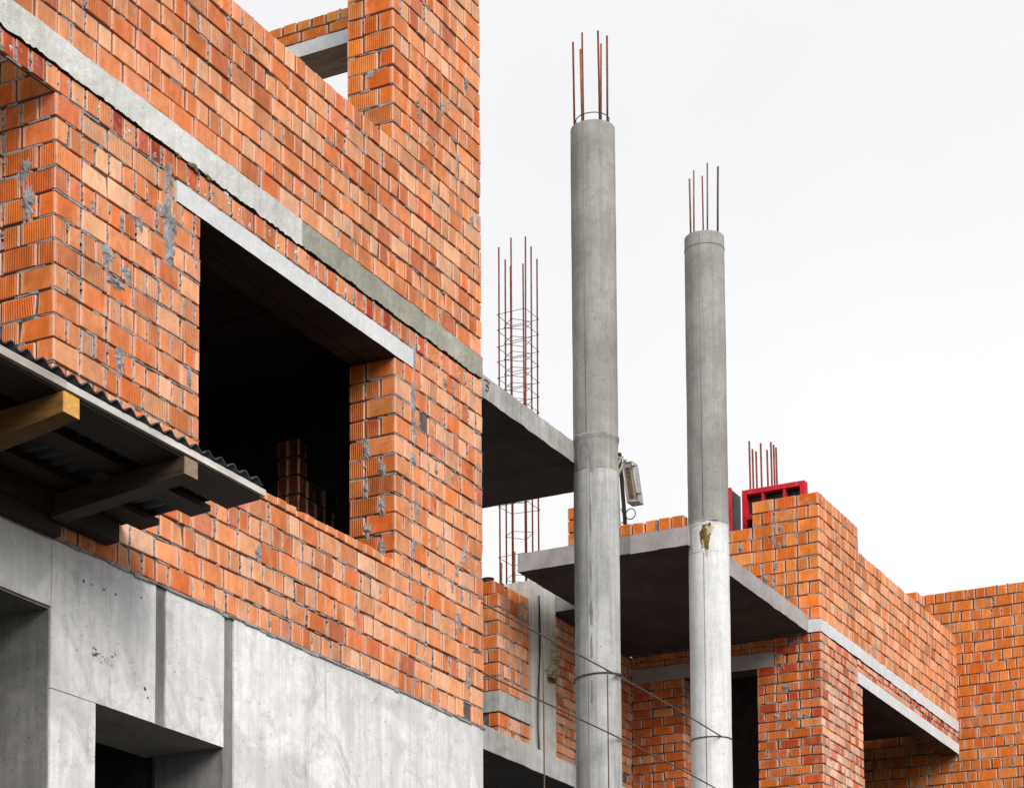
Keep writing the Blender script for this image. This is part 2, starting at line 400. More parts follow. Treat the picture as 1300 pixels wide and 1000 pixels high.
def wall(mb, axis, plane, ua, ub, z0, ch, rows, corner=None, pal=PAL, rib=.35, phase=0, mixp=.06, bead=.6, depth=.1, top_jit=0, corner_end=None):
    """axis 'x': face looks to -Y at y=plane; axis 'y': face looks to -X at x=plane.
    corner: coordinate where the shared corner brick stands (start of the run)."""
    for i in rows:
        st = (i + phase) % 2 == 0
        zb = z0 + i * ch + J / 2; zt = z0 + (i + 1) * ch - J / 2
        a = ua
        runs = []
        if corner:
            if axis == 'x':
                w = .25 if st else .12; runs.append((ua, ua + w, .12 if st else .25)); a = ua + w + J
            else: a = ua + (.12 if st else .25) + J
        runs += [(p, q, depth) for p, q in course_run(a, ub, st if axis == 'x' or not corner else (R() < .55), mixp)]
        for (p, q, d) in runs:
            if q - p < .02: continue
            o = U(-.004, .004); rb = 1 if R() < rib else U(0, .12)
            if axis == 'x' and q - p < .2 and R() < .0022 and not (corner and p == ua): continue
            t = tint(pal); dz = U(-.0025, .0025) + .007 * noise.noise(Vector((p * .9 + plane, i * .37, plane)))
            if axis == 'x': mb.brick(p, q, plane + o, plane + d, zb + dz, zt + dz, t, rb)
            else: mb.brick(plane + o, plane + d, p, q, zb + dz, zt + dz, t, max(rb, U(.5, 1)))
            # mortar in the upright joint
            if R() < bead and q < ub - .02:
                h0 = zb + U(-.004, .02)
                while h0 < zt - .01:
                    h1 = min(zt + .004, h0 + U(.012, .05)); dd = U(-.003, .008); e0, e1 = q - U(-.003, .006), q + J + U(-.004, .006)
                    if axis == 'x': mb.box(e0, e1, plane + dd, plane + .02, h0, h1, M['blob'], .003)
                    else: mb.box(plane + dd, plane + .02, e0, e1, h0, h1, M['blob'], .003)
                    h0 = h1 - .001 if R() < .75 else h1 + U(.01, .04)
            if R() < .022 * bead and ua + .05 < q < ub - .06:
                (mb.smear(q, plane, U(zb + .05, zt - .05), U(.03, .06), U(.06, .12)) if axis == 'x' else mb.smear(plane, q, U(zb + .05, zt - .05), U(.04, .08), U(.06, .13), 'y'))
        # broken beads of bed mortar
        u = ua
        while u < ub:
            l = U(.03, .14)
            if R() < bead * .8:
                e = min(ub, u + l); zz = z0 + i * ch + U(-.005, .002) + .007 * noise.noise(Vector((u * .9 + plane, i * .37, plane))); dd = U(-.003, .008); th = U(.004, .0095)
                if axis == 'x': mb.box(u, e, plane + dd, plane + .02, zz - th, zz + th, M['blob'], .002)
                else: mb.box(plane + dd, plane + .02, u, e, zz - th, zz + th, M['blob'], .002)
            u += l
def core(mb, x0, x1, y0, y1, z0, z1): mb.box(x0, x1, y0, y1, z0, z1, M['mortar'])

K = .013   # how far the bedding lies behind the brick faces
# =================================================================== LEFT BLOCK
A = thing('unfinished_building', (13, 8.3, -1.6), 'large near left block of orange hollow brick with a window hole above grey concrete', 'building')
CH = .1495
mb = MB()
XL, XE = 10.33, 15.96
ch_full = range(0, 6); ch_mid = range(6, 17)
wall(mb, 'x', YF, XL, XE, FL, CH, ch_full, corner=1, phase=1, rib=.12, bead=.75)
wall(mb, 'x', YF, XL, 11.866, FL, CH, ch_mid, corner=1, phase=1, rib=.35, bead=.8)
wall(mb, 'x', YF, 14.505, XE, FL, CH, range(6, 17), corner=1, phase=1, rib=.12, bead=.75)
wall(mb, 'x', YF, XL, 11.575, FL, CH, [17], corner=1, phase=1)
wall(mb, 'x', YF, 14.785, XE, FL, CH, [17])
wall(mb, 'x', YF, XL + .02, XE, FL, CH, [18], pal=PALR + PAL[:6], bead=.9, phase=1); wall(mb, 'x', YF, 6.0, XL + .01, FL, CH, [18], pal=PALR + PAL[:4], bead=.5, phase=1, depth=.03)
wall(mb, 'y', XL, YF, 11.0, FL, CH, range(0, 18), corner=1, phase=1, rib=.9); wall(mb, 'y', XL, YF + .04, 11.0, FL, CH, range(18, 28), rib=.9)
wall(mb, 'y', 14.505, YF, 8.30, FL, CH, range(6, 17), corner=1, phase=1, rib=.9)
# bedding behind
core(mb, XL + K, XE - .01, YF + K, 8.29, FL, FL + 6 * CH - .002)
core(mb, XL + K, 11.866 - K, YF + K, 8.29, FL + 6 * CH, FL + 17 * CH)
core(mb, 14.505 + K, XE - .01, YF + K, 8.29, FL + 6 * CH, FL + 17 * CH)
core(mb, XL + K, 11.58, YF + K, 8.29, FL + 17 * CH + .001, FL + 18 * CH)
core(mb, 14.78, XE - .01, YF + K, 8.29, FL + 17 * CH + .001, FL + 18 * CH)
core(mb, XL + .02, XE - .01, YF + K, YF + .11, FL + 18 * CH + .001, S0); core(mb, 6, XL + .01, YF + K, YF + .028, FL + 18 * CH + .001, S0)
core(mb, XL + K, XL + .38, 8.295, 11.0, FL, FL + 18 * CH); core(mb, XL + K, XL + .02, YF + .12, 11.0, FL + 18 * CH + .001, FL + 28 * CH - .01)
# jamb bricks on the inner side of the left pier, and window sill of small headers on edge
x = 11.88
while x < 14.49:
    w = U(.115, .128); e = min(x + w, 14.495)
    if e - x > .04: mb.brick(x, e, YF + U(-.006, .006), YF + .25, FL + 6 * CH + .008, FL + 6 * CH + U(.062, .075), tint(PALO), 0)
    x = e + .014
core(mb, 11.87, 14.50, YF + .02, 8.28, FL + 6 * CH - .001, FL + 6 * CH + .045)
# big mortar repairs
for (px, pz, w, h) in ((11.50, 6.78, .13, .30), (11.49, 6.50, .20, .36), (11.53, 6.25, .10, .3), (10.86, 6.0, .13, .2), (11.06, 5.98, .09, .16), (10.93, 5.86, .22, .07),
                       (14.80, 6.72, .07, .26), (14.79, 6.42, .08, .32), (14.81, 6.15, .06, .2), (14.83, 5.55, .08, .25), (14.79, 5.92, .1, .14), (15.63, 5.42, .07, .2), (15.55, 4.87, .06, .2),
                       (15.50, 5.27, .06, .12), (14.79, 5.25, .06, .2), (11.0, 5.40, .1, .2), (15.7, 4.45, .06, .2), (15.42, 5.13, .06, .16), (12.6, 4.62, .07, .14), (11.75, 5.55, .05, .2), (10.7, 6.25, .06, .1), (11.2, 6.33, .06, .14)):
    mb.smear(px, YF, pz, w, h)
for (py, pz, w, h) in ((8.12, 6.36, .13, .2), (8.11, 6.16, .12, .22), (8.2, 5.2, .07, .25)): mb.smear(XL, py, pz, w, h, 'y')
for k in range(6): mb.smear(14.505, 8.02 + (k % 2) * .13, 5.2 + k * .15, .07, .16, 'y')
# a run of split, whitened brick under the slab edge
for k in range(70):
    xx = U(9.6, 15.8); mb.smear(xx, YF + .004, U(6.82, 6.94), U(.02, .07), U(.02, .06), 'x', M['blob'] if R() < .5 else M['band'], .008)
mb.build('brick_wall', A)

# slab edge (two pours)
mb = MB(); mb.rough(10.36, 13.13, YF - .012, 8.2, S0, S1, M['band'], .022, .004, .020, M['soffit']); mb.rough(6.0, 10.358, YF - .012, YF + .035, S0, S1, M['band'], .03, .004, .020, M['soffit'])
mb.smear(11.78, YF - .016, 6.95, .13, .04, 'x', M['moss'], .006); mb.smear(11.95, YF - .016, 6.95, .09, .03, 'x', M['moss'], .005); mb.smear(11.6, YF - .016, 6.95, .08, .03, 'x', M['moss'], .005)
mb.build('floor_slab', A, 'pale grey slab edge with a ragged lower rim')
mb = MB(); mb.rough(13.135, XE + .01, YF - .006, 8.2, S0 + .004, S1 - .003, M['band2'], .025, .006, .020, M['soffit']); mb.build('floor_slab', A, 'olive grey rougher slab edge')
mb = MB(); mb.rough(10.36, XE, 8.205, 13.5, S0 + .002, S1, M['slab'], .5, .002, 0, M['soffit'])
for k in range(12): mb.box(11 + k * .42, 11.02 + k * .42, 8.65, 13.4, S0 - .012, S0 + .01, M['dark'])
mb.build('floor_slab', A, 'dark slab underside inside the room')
# window lintel
mb = MB(); mb.rough(11.588, 14.772, YF - .010, 8.02, 6.645, 6.785, M['lintel'], .06, .0022, 0, M['soffit']); mb.build('window_lintel', A)
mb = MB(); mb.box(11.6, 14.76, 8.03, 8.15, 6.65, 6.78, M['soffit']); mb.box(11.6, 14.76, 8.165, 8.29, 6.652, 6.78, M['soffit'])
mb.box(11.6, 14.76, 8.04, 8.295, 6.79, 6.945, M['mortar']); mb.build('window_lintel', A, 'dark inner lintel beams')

# upper storey: parapet + corner tower
CU = .1474
mb = MB()
wall(mb, 'x', YF, 6.0, XL, S1, CU, range(0, 8), rib=.3, bead=.15, mixp=.08, depth=.03); wall(mb, 'x', YF, XL + J, XE, S1, CU, range(0, 8), rib=.3, bead=.15, mixp=.08)
core(mb, 6.0, XL + .02, YF + K, YF + .03, S1, S1 + 8 * CU - .004); core(mb, XL + .021, XE - .01, YF + K, 8.29, S1, S1 + 8 * CU - .004)
for (px, pz) in ((10.6, 7.5), (12.2, 7.8)): mb.smear(px, YF, pz, .05, .1)
x = 6.0
mb.build('parapet', A)
mb = MB()
wall(mb, 'x', YF, 14.478, XE, S1, CU, range(8, 24), corner=1, rib=.3, bead=.2, mixp=.12)
wall(mb, 'y', 14.478, YF, 8.302, S1, CU, range(8, 24), corner=1, rib=.8, pal=PALO)
core(mb, 14.478 + K, XE - .01, YF + K, 8.29, S1 + 8 * CU, S1 + 24 * CU - .01)
mb.box(14.478 - .002, 14.5, YF + .17, YF + .22, 8.86, 8.98, M['blob'], .003)
for (px, pz) in ((15.55, 8.6), (15.8, 8.2), (15.3, 8.95), (14.9, 8.7), (15.7, 9.3), (15.1, 8.15)): mb.smear(px, YF, pz, .05, .14)
mb.build('corner_tower', A)
# end wall with a doorway, seen through the gap
mb = MB()
ze = 9.998
wall(mb, 'y', 15.55, 8.312, 12.5, ze, .098, range(0, 2), pal=PALO + [((.66, .36, .12), (.70, .33, .07))], rib=.5, bead=.4)
core(mb, 15.55 + K, XE - .02, 8.31, 12.5, ze, ze + 2 * .098 - .01)
wall(mb, 'y', 15.55, 10.2, 12.5, S1, .1475, range(0, 19), pal=PALO); core(mb, 15.56 + K, XE - .03, 10.21, 12.5, S1, ze - .05)
mb.build('end_wall', A)
mb = MB(); mb.rough(15.548, 15.96, 8.315, 9.62, 9.875, 9.994, M['lintel'], .08, .002, 0, M['beamd']); 
mb.rough(15.552, 15.955, 9.63, 10.5, 9.878, 9.992, M['lintel'], .08, .002); mb.build('door_lintel', A)
# lower end wall of the room, back wall, partition and dark interior
mb = MB()
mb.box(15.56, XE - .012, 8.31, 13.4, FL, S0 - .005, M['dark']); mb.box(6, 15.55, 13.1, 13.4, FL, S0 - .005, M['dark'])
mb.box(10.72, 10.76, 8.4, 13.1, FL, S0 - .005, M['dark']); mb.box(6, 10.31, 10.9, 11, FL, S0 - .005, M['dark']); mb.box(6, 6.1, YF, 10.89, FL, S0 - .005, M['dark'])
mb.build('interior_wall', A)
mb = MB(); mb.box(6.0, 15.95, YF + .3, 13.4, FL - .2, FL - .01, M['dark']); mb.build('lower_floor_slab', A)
mb = MB()
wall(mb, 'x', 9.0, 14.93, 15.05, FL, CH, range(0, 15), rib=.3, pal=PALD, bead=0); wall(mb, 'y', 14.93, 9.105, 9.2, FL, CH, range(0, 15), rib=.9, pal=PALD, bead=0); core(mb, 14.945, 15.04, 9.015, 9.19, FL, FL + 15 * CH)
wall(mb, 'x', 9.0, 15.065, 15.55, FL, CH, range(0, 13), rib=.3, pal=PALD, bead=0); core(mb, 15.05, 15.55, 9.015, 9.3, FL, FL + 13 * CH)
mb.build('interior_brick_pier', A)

# concrete base wall
YC = YF + .006
def panel(x0, x1, z0, z1, mat, y=YC, d=.62, name='concrete_panel', step=.15, amp=.003, rag=0):
    mb = MB(); mb.rough(x0, x1, y, y + d, z0, z1, mat, step, amp, rag, M['slab']); return mb.build(name, A)
panel(6.0, 10.345, 3.70, FL - .004, M['wallc'])
mb = MB(); mb.rough(10.338, 10.351, YC + .012, YC + .62, -1.6, 3.697, M['reveal'], .15, .003); mb.rough(6.0, 10.337, YC + .012, YC + .62, 3.685, 3.699, M['reveal'], .15, .003); mb.build('opening_dark_sheet', A)  # thin sheet over the jamb and head that darkens their concrete
mb = MB(); mb.rough(10.352, 11.408, YC, YC + .62, 3.225, FL - .004, M['wallc'], .15, .003, 0, M['slab'])
for (x, z, w) in ((10.66, 3.93, .022), (10.74, 3.93, .018), (10.86, 3.93, .02), (10.98, 3.93, .024), (11.25, 3.98, .02), (11.30, 3.42, .03), (11.33, 3.37, .018), (10.6, 3.5, .016)):
    mb.smear(x, YC - .002, z, w, w, 'x', M['dark'], .002)
for k in range(34):
    t = .25 + .5 * random.random(); mb.smear(10.62 + .48 * t + U(-.02, .02), YC - .002, 3.66 - .16 * math.sin(t * 3.1) + U(-.03, .03), U(.006, .026), U(.005, .018), 'x', M['strip'] if k % 3 else M['dark'], .002)
mb.build('concrete_panel', A)
panel(10.352, 10.79, -1.6, 3.22, M['wallc'])
panel(11.525, 12.19, 3.226, FL - .004, M['wallc'], YC + .002)
panel(12.307, XE, -1.6, FL - .004, M['wallc'])
panel(11.411, 11.522, 3.227, FL - .012, M['strip'], YC + .012, .5, 'joint_strip', .1, .004)
panel(12.193, 12.304, -1.6, FL - .012, M['strip'], YC + .012, .5, 'joint_strip', .1, .004)
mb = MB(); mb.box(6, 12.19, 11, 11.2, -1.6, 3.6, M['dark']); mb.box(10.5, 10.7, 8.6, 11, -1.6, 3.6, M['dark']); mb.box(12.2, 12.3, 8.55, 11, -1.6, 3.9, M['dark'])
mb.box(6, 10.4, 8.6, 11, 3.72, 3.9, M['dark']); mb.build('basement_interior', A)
# ragged bed of mortar on top of the concrete
mb = MB(); u = 10.35
while u < 15.95:
    l = U(.05, .22); mb.box(u, u + l, YF - U(0, .006), YF + .05, FL - U(.004, .02), FL + U(.002, .010), M['blob'], .003); u += l
mb.build('mortar_bed', A)


# =================================================================== BALCONY SLABS
def slab(name, x0, x1, y0, y1, z0, z1, label, mat, extra=None):
    mb = MB(); mb.rough(x0, x1, y0, y1, z0, z1, mat, .07, .005, .006, M['soffit'])
    if extra: extra(mb)
    o = mb.build(name); tag(o, label, 'slab', 'balcony floor slabs'); return o
GS = 'balcony floor slabs'
t1 = thing('balcony_slab', (17.4, 9.1, S0), 'grey concrete balcony slab joining the left brick block to the tall round column', 'slab', GS)
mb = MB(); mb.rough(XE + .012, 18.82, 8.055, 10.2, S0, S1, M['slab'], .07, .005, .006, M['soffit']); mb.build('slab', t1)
mb = MB()
pts = [(16.29, 7.1), (16.34, 7.115), (16.39, 7.10), (16.35, 7.075), (16.33, 7.07), (16.38, 7.06), (16.37, 7.03), (16.32, 7.025)]
mb.tube([(x, 8.048, z) for x, z in pts], .0042, M['blue'], 5); mb.build('paint_mark', t1)
t2 = thing('balcony_slab', (22.5, 9, S0), 'pinkish grey balcony slab beside the shorter column, one course of brick on its edge', 'slab', GS)
mb = MB(); mb.rough(20.83, 24.54, 8.045, 9.915, S0, S1, M['slabp'], .07, .005, .006, M['soffit']); mb.build('slab', t2)
mb = MB(); mb.rough(22.36, 24.54, 9.92, 12, S0 + .003, S1 - .002, M['slabp'], .2, .003, 0, M['soffit']); mb.build('slab', t2)
mb = MB(); mb.box(20.815, 20.83, 8.66, 8.80, 6.955, 7.14, M['strip'], .003); mb.build('edge_patch', t2)
mb = MB(); mb.box(24.04, 24.57, YF + .06, 8.04, S0 + .004, S1 - .055, M['slab'], .004)
# lower balcony floor in line with the concrete wall
t3 = thing('balcony_slab', (20.2, 9, 4.0), 'lowest grey balcony slab running between the two brick blocks under the railing', 'slab', GS)
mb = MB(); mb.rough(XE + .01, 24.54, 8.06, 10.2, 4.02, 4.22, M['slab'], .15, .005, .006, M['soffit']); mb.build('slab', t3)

# bricks lying along slab edge
P = thing('brick_parapet', (20.95, 8.8, S1), 'low row of orange bricks laid along the pinkish balcony slab edge', 'parapet')
mb = MB()
y = 8.10
while y < 9.0:
    mb.brick(20.85 + U(-.003, .003), 20.97, y, y + .125, S1 + .008, S1 + .128, tint(PALO), U(.3, 1))
    y += .139
mb.box(20.87, 20.96, 8.11, 9.07, S1 - .003, S1 + .10, M['mortar'])
mb.box(20.845, 20.88, 8.375, 8.39, S1, S1 + .12, M['blob'], .003)
mb.build('brick_course', P)
mb = MB()
for k in range(3):
    mb.brick(20.85, 21.1, 9.09, 9.21, S1 + .006 + k * .134, S1 + .128 + k * .134, tint(PALO), .8)
    mb.brick(20.85, 21.1, 9.222, 9.355, S1 + .006 + k * .134, S1 + .128 + k * .134, tint(PALO), .8)
mb.box(20.87, 21.08, 9.1, 9.34, S1 - .003, S1 + .39, M['mortar']); mb.build('brick_stack', P)

# =================================================================== RECESSED BACK WALL
YM = 10.21; XM = 20.98; XR = 24.55
B = thing('back_wall', (22.6, 10.4, -1.6), 'recessed brick wall in the shade behind the columns with a pale concrete pier', 'wall')
mb = MB()
PALM = PAL[:5] + PALP[:2]
wall(mb, 'x', YM, XM, 21.72, 5.785, .148, range(0, 7), corner=1, rib=.4, pal=PALM, bead=.8)
wall(mb, 'y', XM, YM, 11.2, 5.785, .148, range(0, 7), corner=1, rib=.9, pal=PALM)
core(mb, XM + K, 21.72, YM + K, 11.2, 5.785, 6.80)
mb.brick(XM + .03, XM + .28, YM + .06, YM + .31, 6.83, 6.965, tint(PALO), 1); mb.brick(XM + .33, XM + .72, YM + .03, YM + .28, 6.83, 6.955, tint(PALO), 0)
wall(mb, 'x', YM, XM, 21.72, 4.22, .148, range(0, 9), corner=1, rib=.4, pal=PALM); core(mb, XM + K, 21.72, YM + K, 11.2, 4.22, 5.56)
wall(mb, 'x', YM, 22.35, XR, 4.22, .108, range(0, 25), rib=.2, pal=PALM, bead=.5); core(mb, 22.34, XR + .3, YM + K, 10.6, 4.22, S0 - .004)
wall(mb, 'x', YM, 21.50, 21.72, 6.83, .125, range(0, 1), rib=0, pal=PALO)
for k in range(8): mb.smear(U(21.05, 21.65), YM, U(5.95, 6.8), .06, U(.08, .16))
mb.build('brick_wall', B)
mb = MB(); mb.rough(XM - .01, 21.725, YM - .012, 11.2, 5.565, 5.78, M['slab'], .07, .006); mb.build('lintel', B)
mb = MB(); mb.rough(21.735, 22.338, YM - .03, 10.75, 4.2, S1, M['tan'], .09, .005)
mb.box(21.905, 21.915, YM - .036, YM - .02, 4.3, 6.9, M['strip'], .002)
mb.build('concrete_pier', B)
mb = MB()
for (x, z, w, h, t) in ((22.27, 6.50, .16, .5, .05), (22.24, 6.25, .22, .2, .08), (22.12, 6.22, .2, .07, .04), (22.3, 6.42, .15, .22, .09)): mb.smear(x, YM - .03, z, w, h, 'x', M['foam'], t)
mb.smear(22.22, YM - .05, 6.15, .22, .05, 'x', M['oil'], .035)
mb.build('plaster_spill', B)
mb = MB(); pts = []
for k in range(24):
    t = k / 23; z = 7.0 - 2.5 * t; pts.append((21.86 + .03 * math.sin(t * 9) - .03 * t, YM - .055, z))
mb.tube(pts, .009, M['blackrub'], 6); tag(mb.build('hanging_cable'), 'black cable hanging down the pale concrete pier in the shade', 'cable')

# rebar cage standing behind the slab end
rg = 'vertical reinforcing bars'
C = thing('rebar_cage', (22.0, 10.47, 7.0), 'tall square cage of thin red reinforcing bars with stirrups, standing left of the tall column', 'rebar cage')
cx, cy, s_ = 21.885, 10.31, .318
tops = {(0, 0): 10.77, (1, 0): 10.80, (2, 0): 10.80, (0, 1): 10.74, (0, 2): 10.79, (1, 2): 10.76, (2, 2): 10.99, (2, 1): 10.92}
cz = {(0, 2): 11.01, (1, 2): 10.93, (0, 1): 11.08, (2, 2): 10.92, (0, 0): 11.06, (2, 1): 10.91, (1, 0): 11.01, (2, 0): 10.93}
for (i, j), zt in cz.items():
    mb = MB(); x = cx + i * s_ / 2; y = cy + j * s_ / 2; lx, ly = U(-.012, .012), U(-.012, .012)
    mb.tube([(x, y, 6.86), (x + lx * .5, y + ly * .5, 8.6), (x - lx, y + ly, zt)], .0095, M['rust'], 8); mb.build('rebar', C)
z = 7.05; k = 0
while z < 10.25:
    mb = MB(); e = .014; d = U(-.012, .012); d2 = U(-.012, .012)
    if k % 2 == 0: ring = [(cx - e, cy - e, z), (cx + s_ + e, cy - e, z + d), (cx + s_ + e, cy + s_ + e, z + d2), (cx - e, cy + s_ + e, z + d)]
    else: ring = [(cx + s_ / 2, cy - e, z), (cx + s_ + e, cy + s_ / 2, z + d), (cx + s_ / 2, cy + s_ + e, z + d2), (cx - e, cy + s_ / 2, z + d)]
    for a in range(4): mb.tube([ring[a], ring[(a + 1) % 4]], .0035, M['wire'], 5)
    mb.build('stirrup', C); z += U(.075, .10) if z > 8 else U(.22, .3); k += 1
for (i, j, h) in ((0, 1, 7.55), (0, 2, 7.45), (1, 0, 7.5), (2, 0, 7.42)):
    mb = MB(); x = cx + i * s_ / 2 + .022; y = cy + j * s_ / 2; mb.tube([(x, y, 6.86), (x + .01, y, h)], .012, M['rustb'], 8); mb.build('rebar', C)

# =================================================================== COLUMNS
def column(x, y, ztop, mats, bars, label, ring=None, seam=None, groove=None, r=.2):
    T = thing('concrete_column', (x, y, -1.6), label, 'column', 'round concrete columns')
    mb = MB(); mb.cyl(x, y, [(-1.6, r)] + [(-1.2 + .35 * k, r + U(-.0015, .0015)) for k in range(23)] + [(S0 - .09, r)], mats[1], 96, .0012)
    mb.build('lower_shaft', T)
    mb = MB(); mb.cyl(x, y, [(S0 - .088, r - .001), (S0 + .02, r - .002), (S0 + .1, r - .003), (S1 - .02, r - .001), (S1 + .01, r + .006), (S1 + .035, r + .001)], mats[2], 120, .004, True, .012); mb.cyl(x, y, [(S1 + .012, r + .003), (S1 + .022, r + .0075), (S1 + .04, r + .002)], M['rough'], 120, .005, False, .02)
    mb.build('construction_joint', T)
    mb = MB(); prof = [(S1 + .033, r)] + [(S1 + .04 + (ztop - S1 - .04) * k / 12, r + U(-.0018, .0018)) for k in range(1, 13)]
    mb.cyl(x, y, prof, mats[0], 96, .0012); 
    if groove: # faint ring where two forms met
        mb.cyl(x, y, [(groove - .006, r), (groove, r + .004), (groove + .006, r)], M['strip'], 96, .001, False)
    mb.build('upper_shaft', T)
    for az in seam:   # form seams
        mb = MB(); a = math.radians(az); q = (x + (r + .0) * math.cos(a), y + (r + .0) * math.sin(a))
        mb.tube([(q[0], q[1], S1 + .05), (q[0], q[1], ztop - .03)], .0035, M['strip'], 5); mb.build('form_seam', T)
        mb = MB(); mb.tube([(q[0], q[1], 0), (q[0], q[1], S0 - .1)], .004, M['strip'], 5); mb.build('form_seam', T)
    for (bx, by, tx, ty, top, mt, rad) in bars:
        mb = MB(); mb.tube([(bx, by, ztop - .05), ((bx + tx) / 2 + U(-.004, .004), (by + ty) / 2, (ztop + top) / 2), (tx, ty, top)], rad, mt, 8); mb.build('rebar', T)
    if ring:
        z, rr, tl = ring; mb = MB()
        mb.tube([(x + rr * math.cos(2 * math.pi * k / 40), y + rr * math.sin(2 * math.pi * k / 40), z + tl * math.cos(2 * math.pi * k / 40)) for k in range(40)], .0045, M['wire'], 6, closed=True); mb.build('ring_stirrup', T)
    return T
# screen-right is azimuth -60.3 deg, away is +29.7 deg
ru, rb_ = M['rust'], M['rustb']
c1 = column(18.24, YF, 10.06, (M['colu'], M['coll'], M['rough']),
       [(18.182, 8.055, 18.178, 8.061, 10.902, ru, .010), (18.107, 7.944, 18.101, 7.954, 10.769, rb_, .011), (18.287, 8.012, 18.284, 8.017, 11.031, ru, .009), (18.194, 7.813, 18.189, 7.82, 10.949, ru, .010), (18.374, 7.88, 18.378, 7.872, 10.931, rb_, .009), (18.31, 7.79, 18.313, 7.785, 10.951, ru, .010)],
       'tall grey round concrete column with long rusty bars and a wire hoop on top, nearer the left block', (10.15, .150, .0), [179])
c2 = column(21.03, YF, 10.15, (M['colu'], M['collw'], M['collw']),
       [(20.985, 8.03, 20.98, 8.033, 10.788, rb_, .010), (20.92, 7.971, 20.92, 7.963, 10.831, rb_, .009), (21.092, 7.936, 21.091, 7.938, 10.842, ru, .008), (20.95, 7.839, 20.954, 7.83, 10.894, rb_, .009), (21.08, 7.779, 21.085, 7.766, 10.897, M['wire'], .011)],
       'shorter looking round column with white lower shaft and a brown stain at slab level, farther right', None, [186], 10.02)
# brown seep at the joint of the second column
mb = MB()
def onshaft(az, z, w, h, mat, x, y=YF, t=.006):
    """patch wrapped on a column"""
    b = len(mb.v); rings, seg = 5, 20; ph = U(0, 40)
    def put(u, v, d):
        a = math.radians(az) + u / .2; mb.v.append((x + (.2 + d) * math.cos(a), y + (.2 + d) * math.sin(a), z + v))
    put(0, 0, t)
    for r in range(1, rings + 1):
        q = r / rings
        for k in range(seg):
            a = 2 * math.pi * k / seg; g = 1 + .7 * noise.noise(Vector((math.cos(a) * 1.7, math.sin(a) * 1.7, ph)))
            put(math.cos(a) * w / 2 * q * g, math.sin(a) * h / 2 * q * g, t * (1 - q ** 2) * U(.6, 1.2) - .004 * q ** 4)
    for k in range(seg): mb.face([b, b + 1 + k, b + 1 + (k + 1) % seg], mat)
    for r in range(rings - 1):
        for k in range(seg):
            a0 = b + 1 + r * seg + k; a1 = b + 1 + r * seg + (k + 1) % seg; mb.face([a0, a0 + seg, a1 + seg, a1], mat)
onshaft(-170, 7.03, .10, .27, M['oil'], 21.03, t=.004); onshaft(-158, 7.07, .05, .2, M['oil'], 21.03, t=.003); onshaft(-166, 6.86, .04, .2, M['foam'], 21.03, t=.002); onshaft(-160, 7.06, .08, .12, M['foam'], 21.03, t=.004); onshaft(-165, 6.93, .05, .16, M['oil'], 21.03, t=.004); onshaft(-176, 6.95, .04, .12, M['foam'], 21.03, t=.004)
onshaft(-176, 7.0, .08, .26, M['oil'], 21.03, t=.003); onshaft(-163, 7.10, .12, .10, M['foam'], 21.03, t=.003); onshaft(-140, 7.165, .20, .022, M['oil'], 21.03, t=.007); onshaft(-100, 7.165, .24, .018, M['oil'], 21.03, t=.007); onshaft(-70, 7.16, .14, .02, M['oil'], 21.03, t=.007)
mb.build('brown_stain', c2)
mb = MB(); onshaft(-178, 7.10, .05, .14, M['strip'], 18.24); onshaft(-168, 6.92, .05, .3, M['strip'], 18.24, t=.003); onshaft(-172, 6.4, .035, .5, M['strip'], 18.24, t=.002)
for k in range(4): onshaft(-171 + U(-2, 2), 5.9 - k * .35, .05, .4, M['strip'], 18.24, t=.0012)
mb.build('dark_streak', c1)
mb = MB(); mb.tube([(18.24 + .21 * math.cos(math.radians(a)), YF + .21 * math.sin(math.radians(a)), 4.99 + .002 * k) for k, a in enumerate(range(95, 300, 10))] + [(18.13, 7.69, 5.0)], .006, M['wire'], 6)
tag(mb.build('tie_wire'), 'dark wire tied round the tall column and hooked to the railing', 'wire')

# =================================================================== RAILING
G = thing('railing', (17.6, 7.68, 4.2), 'thin rusty wire railing with two rails and upright posts in front of the tall column', 'railing')
YR = 7.69
for z, x1 in ((4.99, 20.86), (4.44, 20.86)):
    mb = MB(); mb.tube([(15.50, YR, z - .01), (16.6, YR, z - .004), (18.0, YR - .005, z + .003), (19.4, YR, z + .0), (x1 + .02, YR + .06, z + .01)], .0065, M['wire'], 6); mb.build('rail', G)
for z in (4.448, 5.0):
    mb = MB(); mb.tube([(21.03 + .206 * math.cos(2 * math.pi * k / 36), YF + .206 * math.sin(2 * math.pi * k / 36), z) for k in range(36)], .005, M['wire'], 6, closed=True); mb.build('wire_tie', G)
for x in (16.63, 17.95):
    mb = MB(); mb.tube([(x, YR, -1.6), (x + .004, YR, 2), (x, YR, 5.0)], .0065, M['wire'], 6); mb.build('post', G)

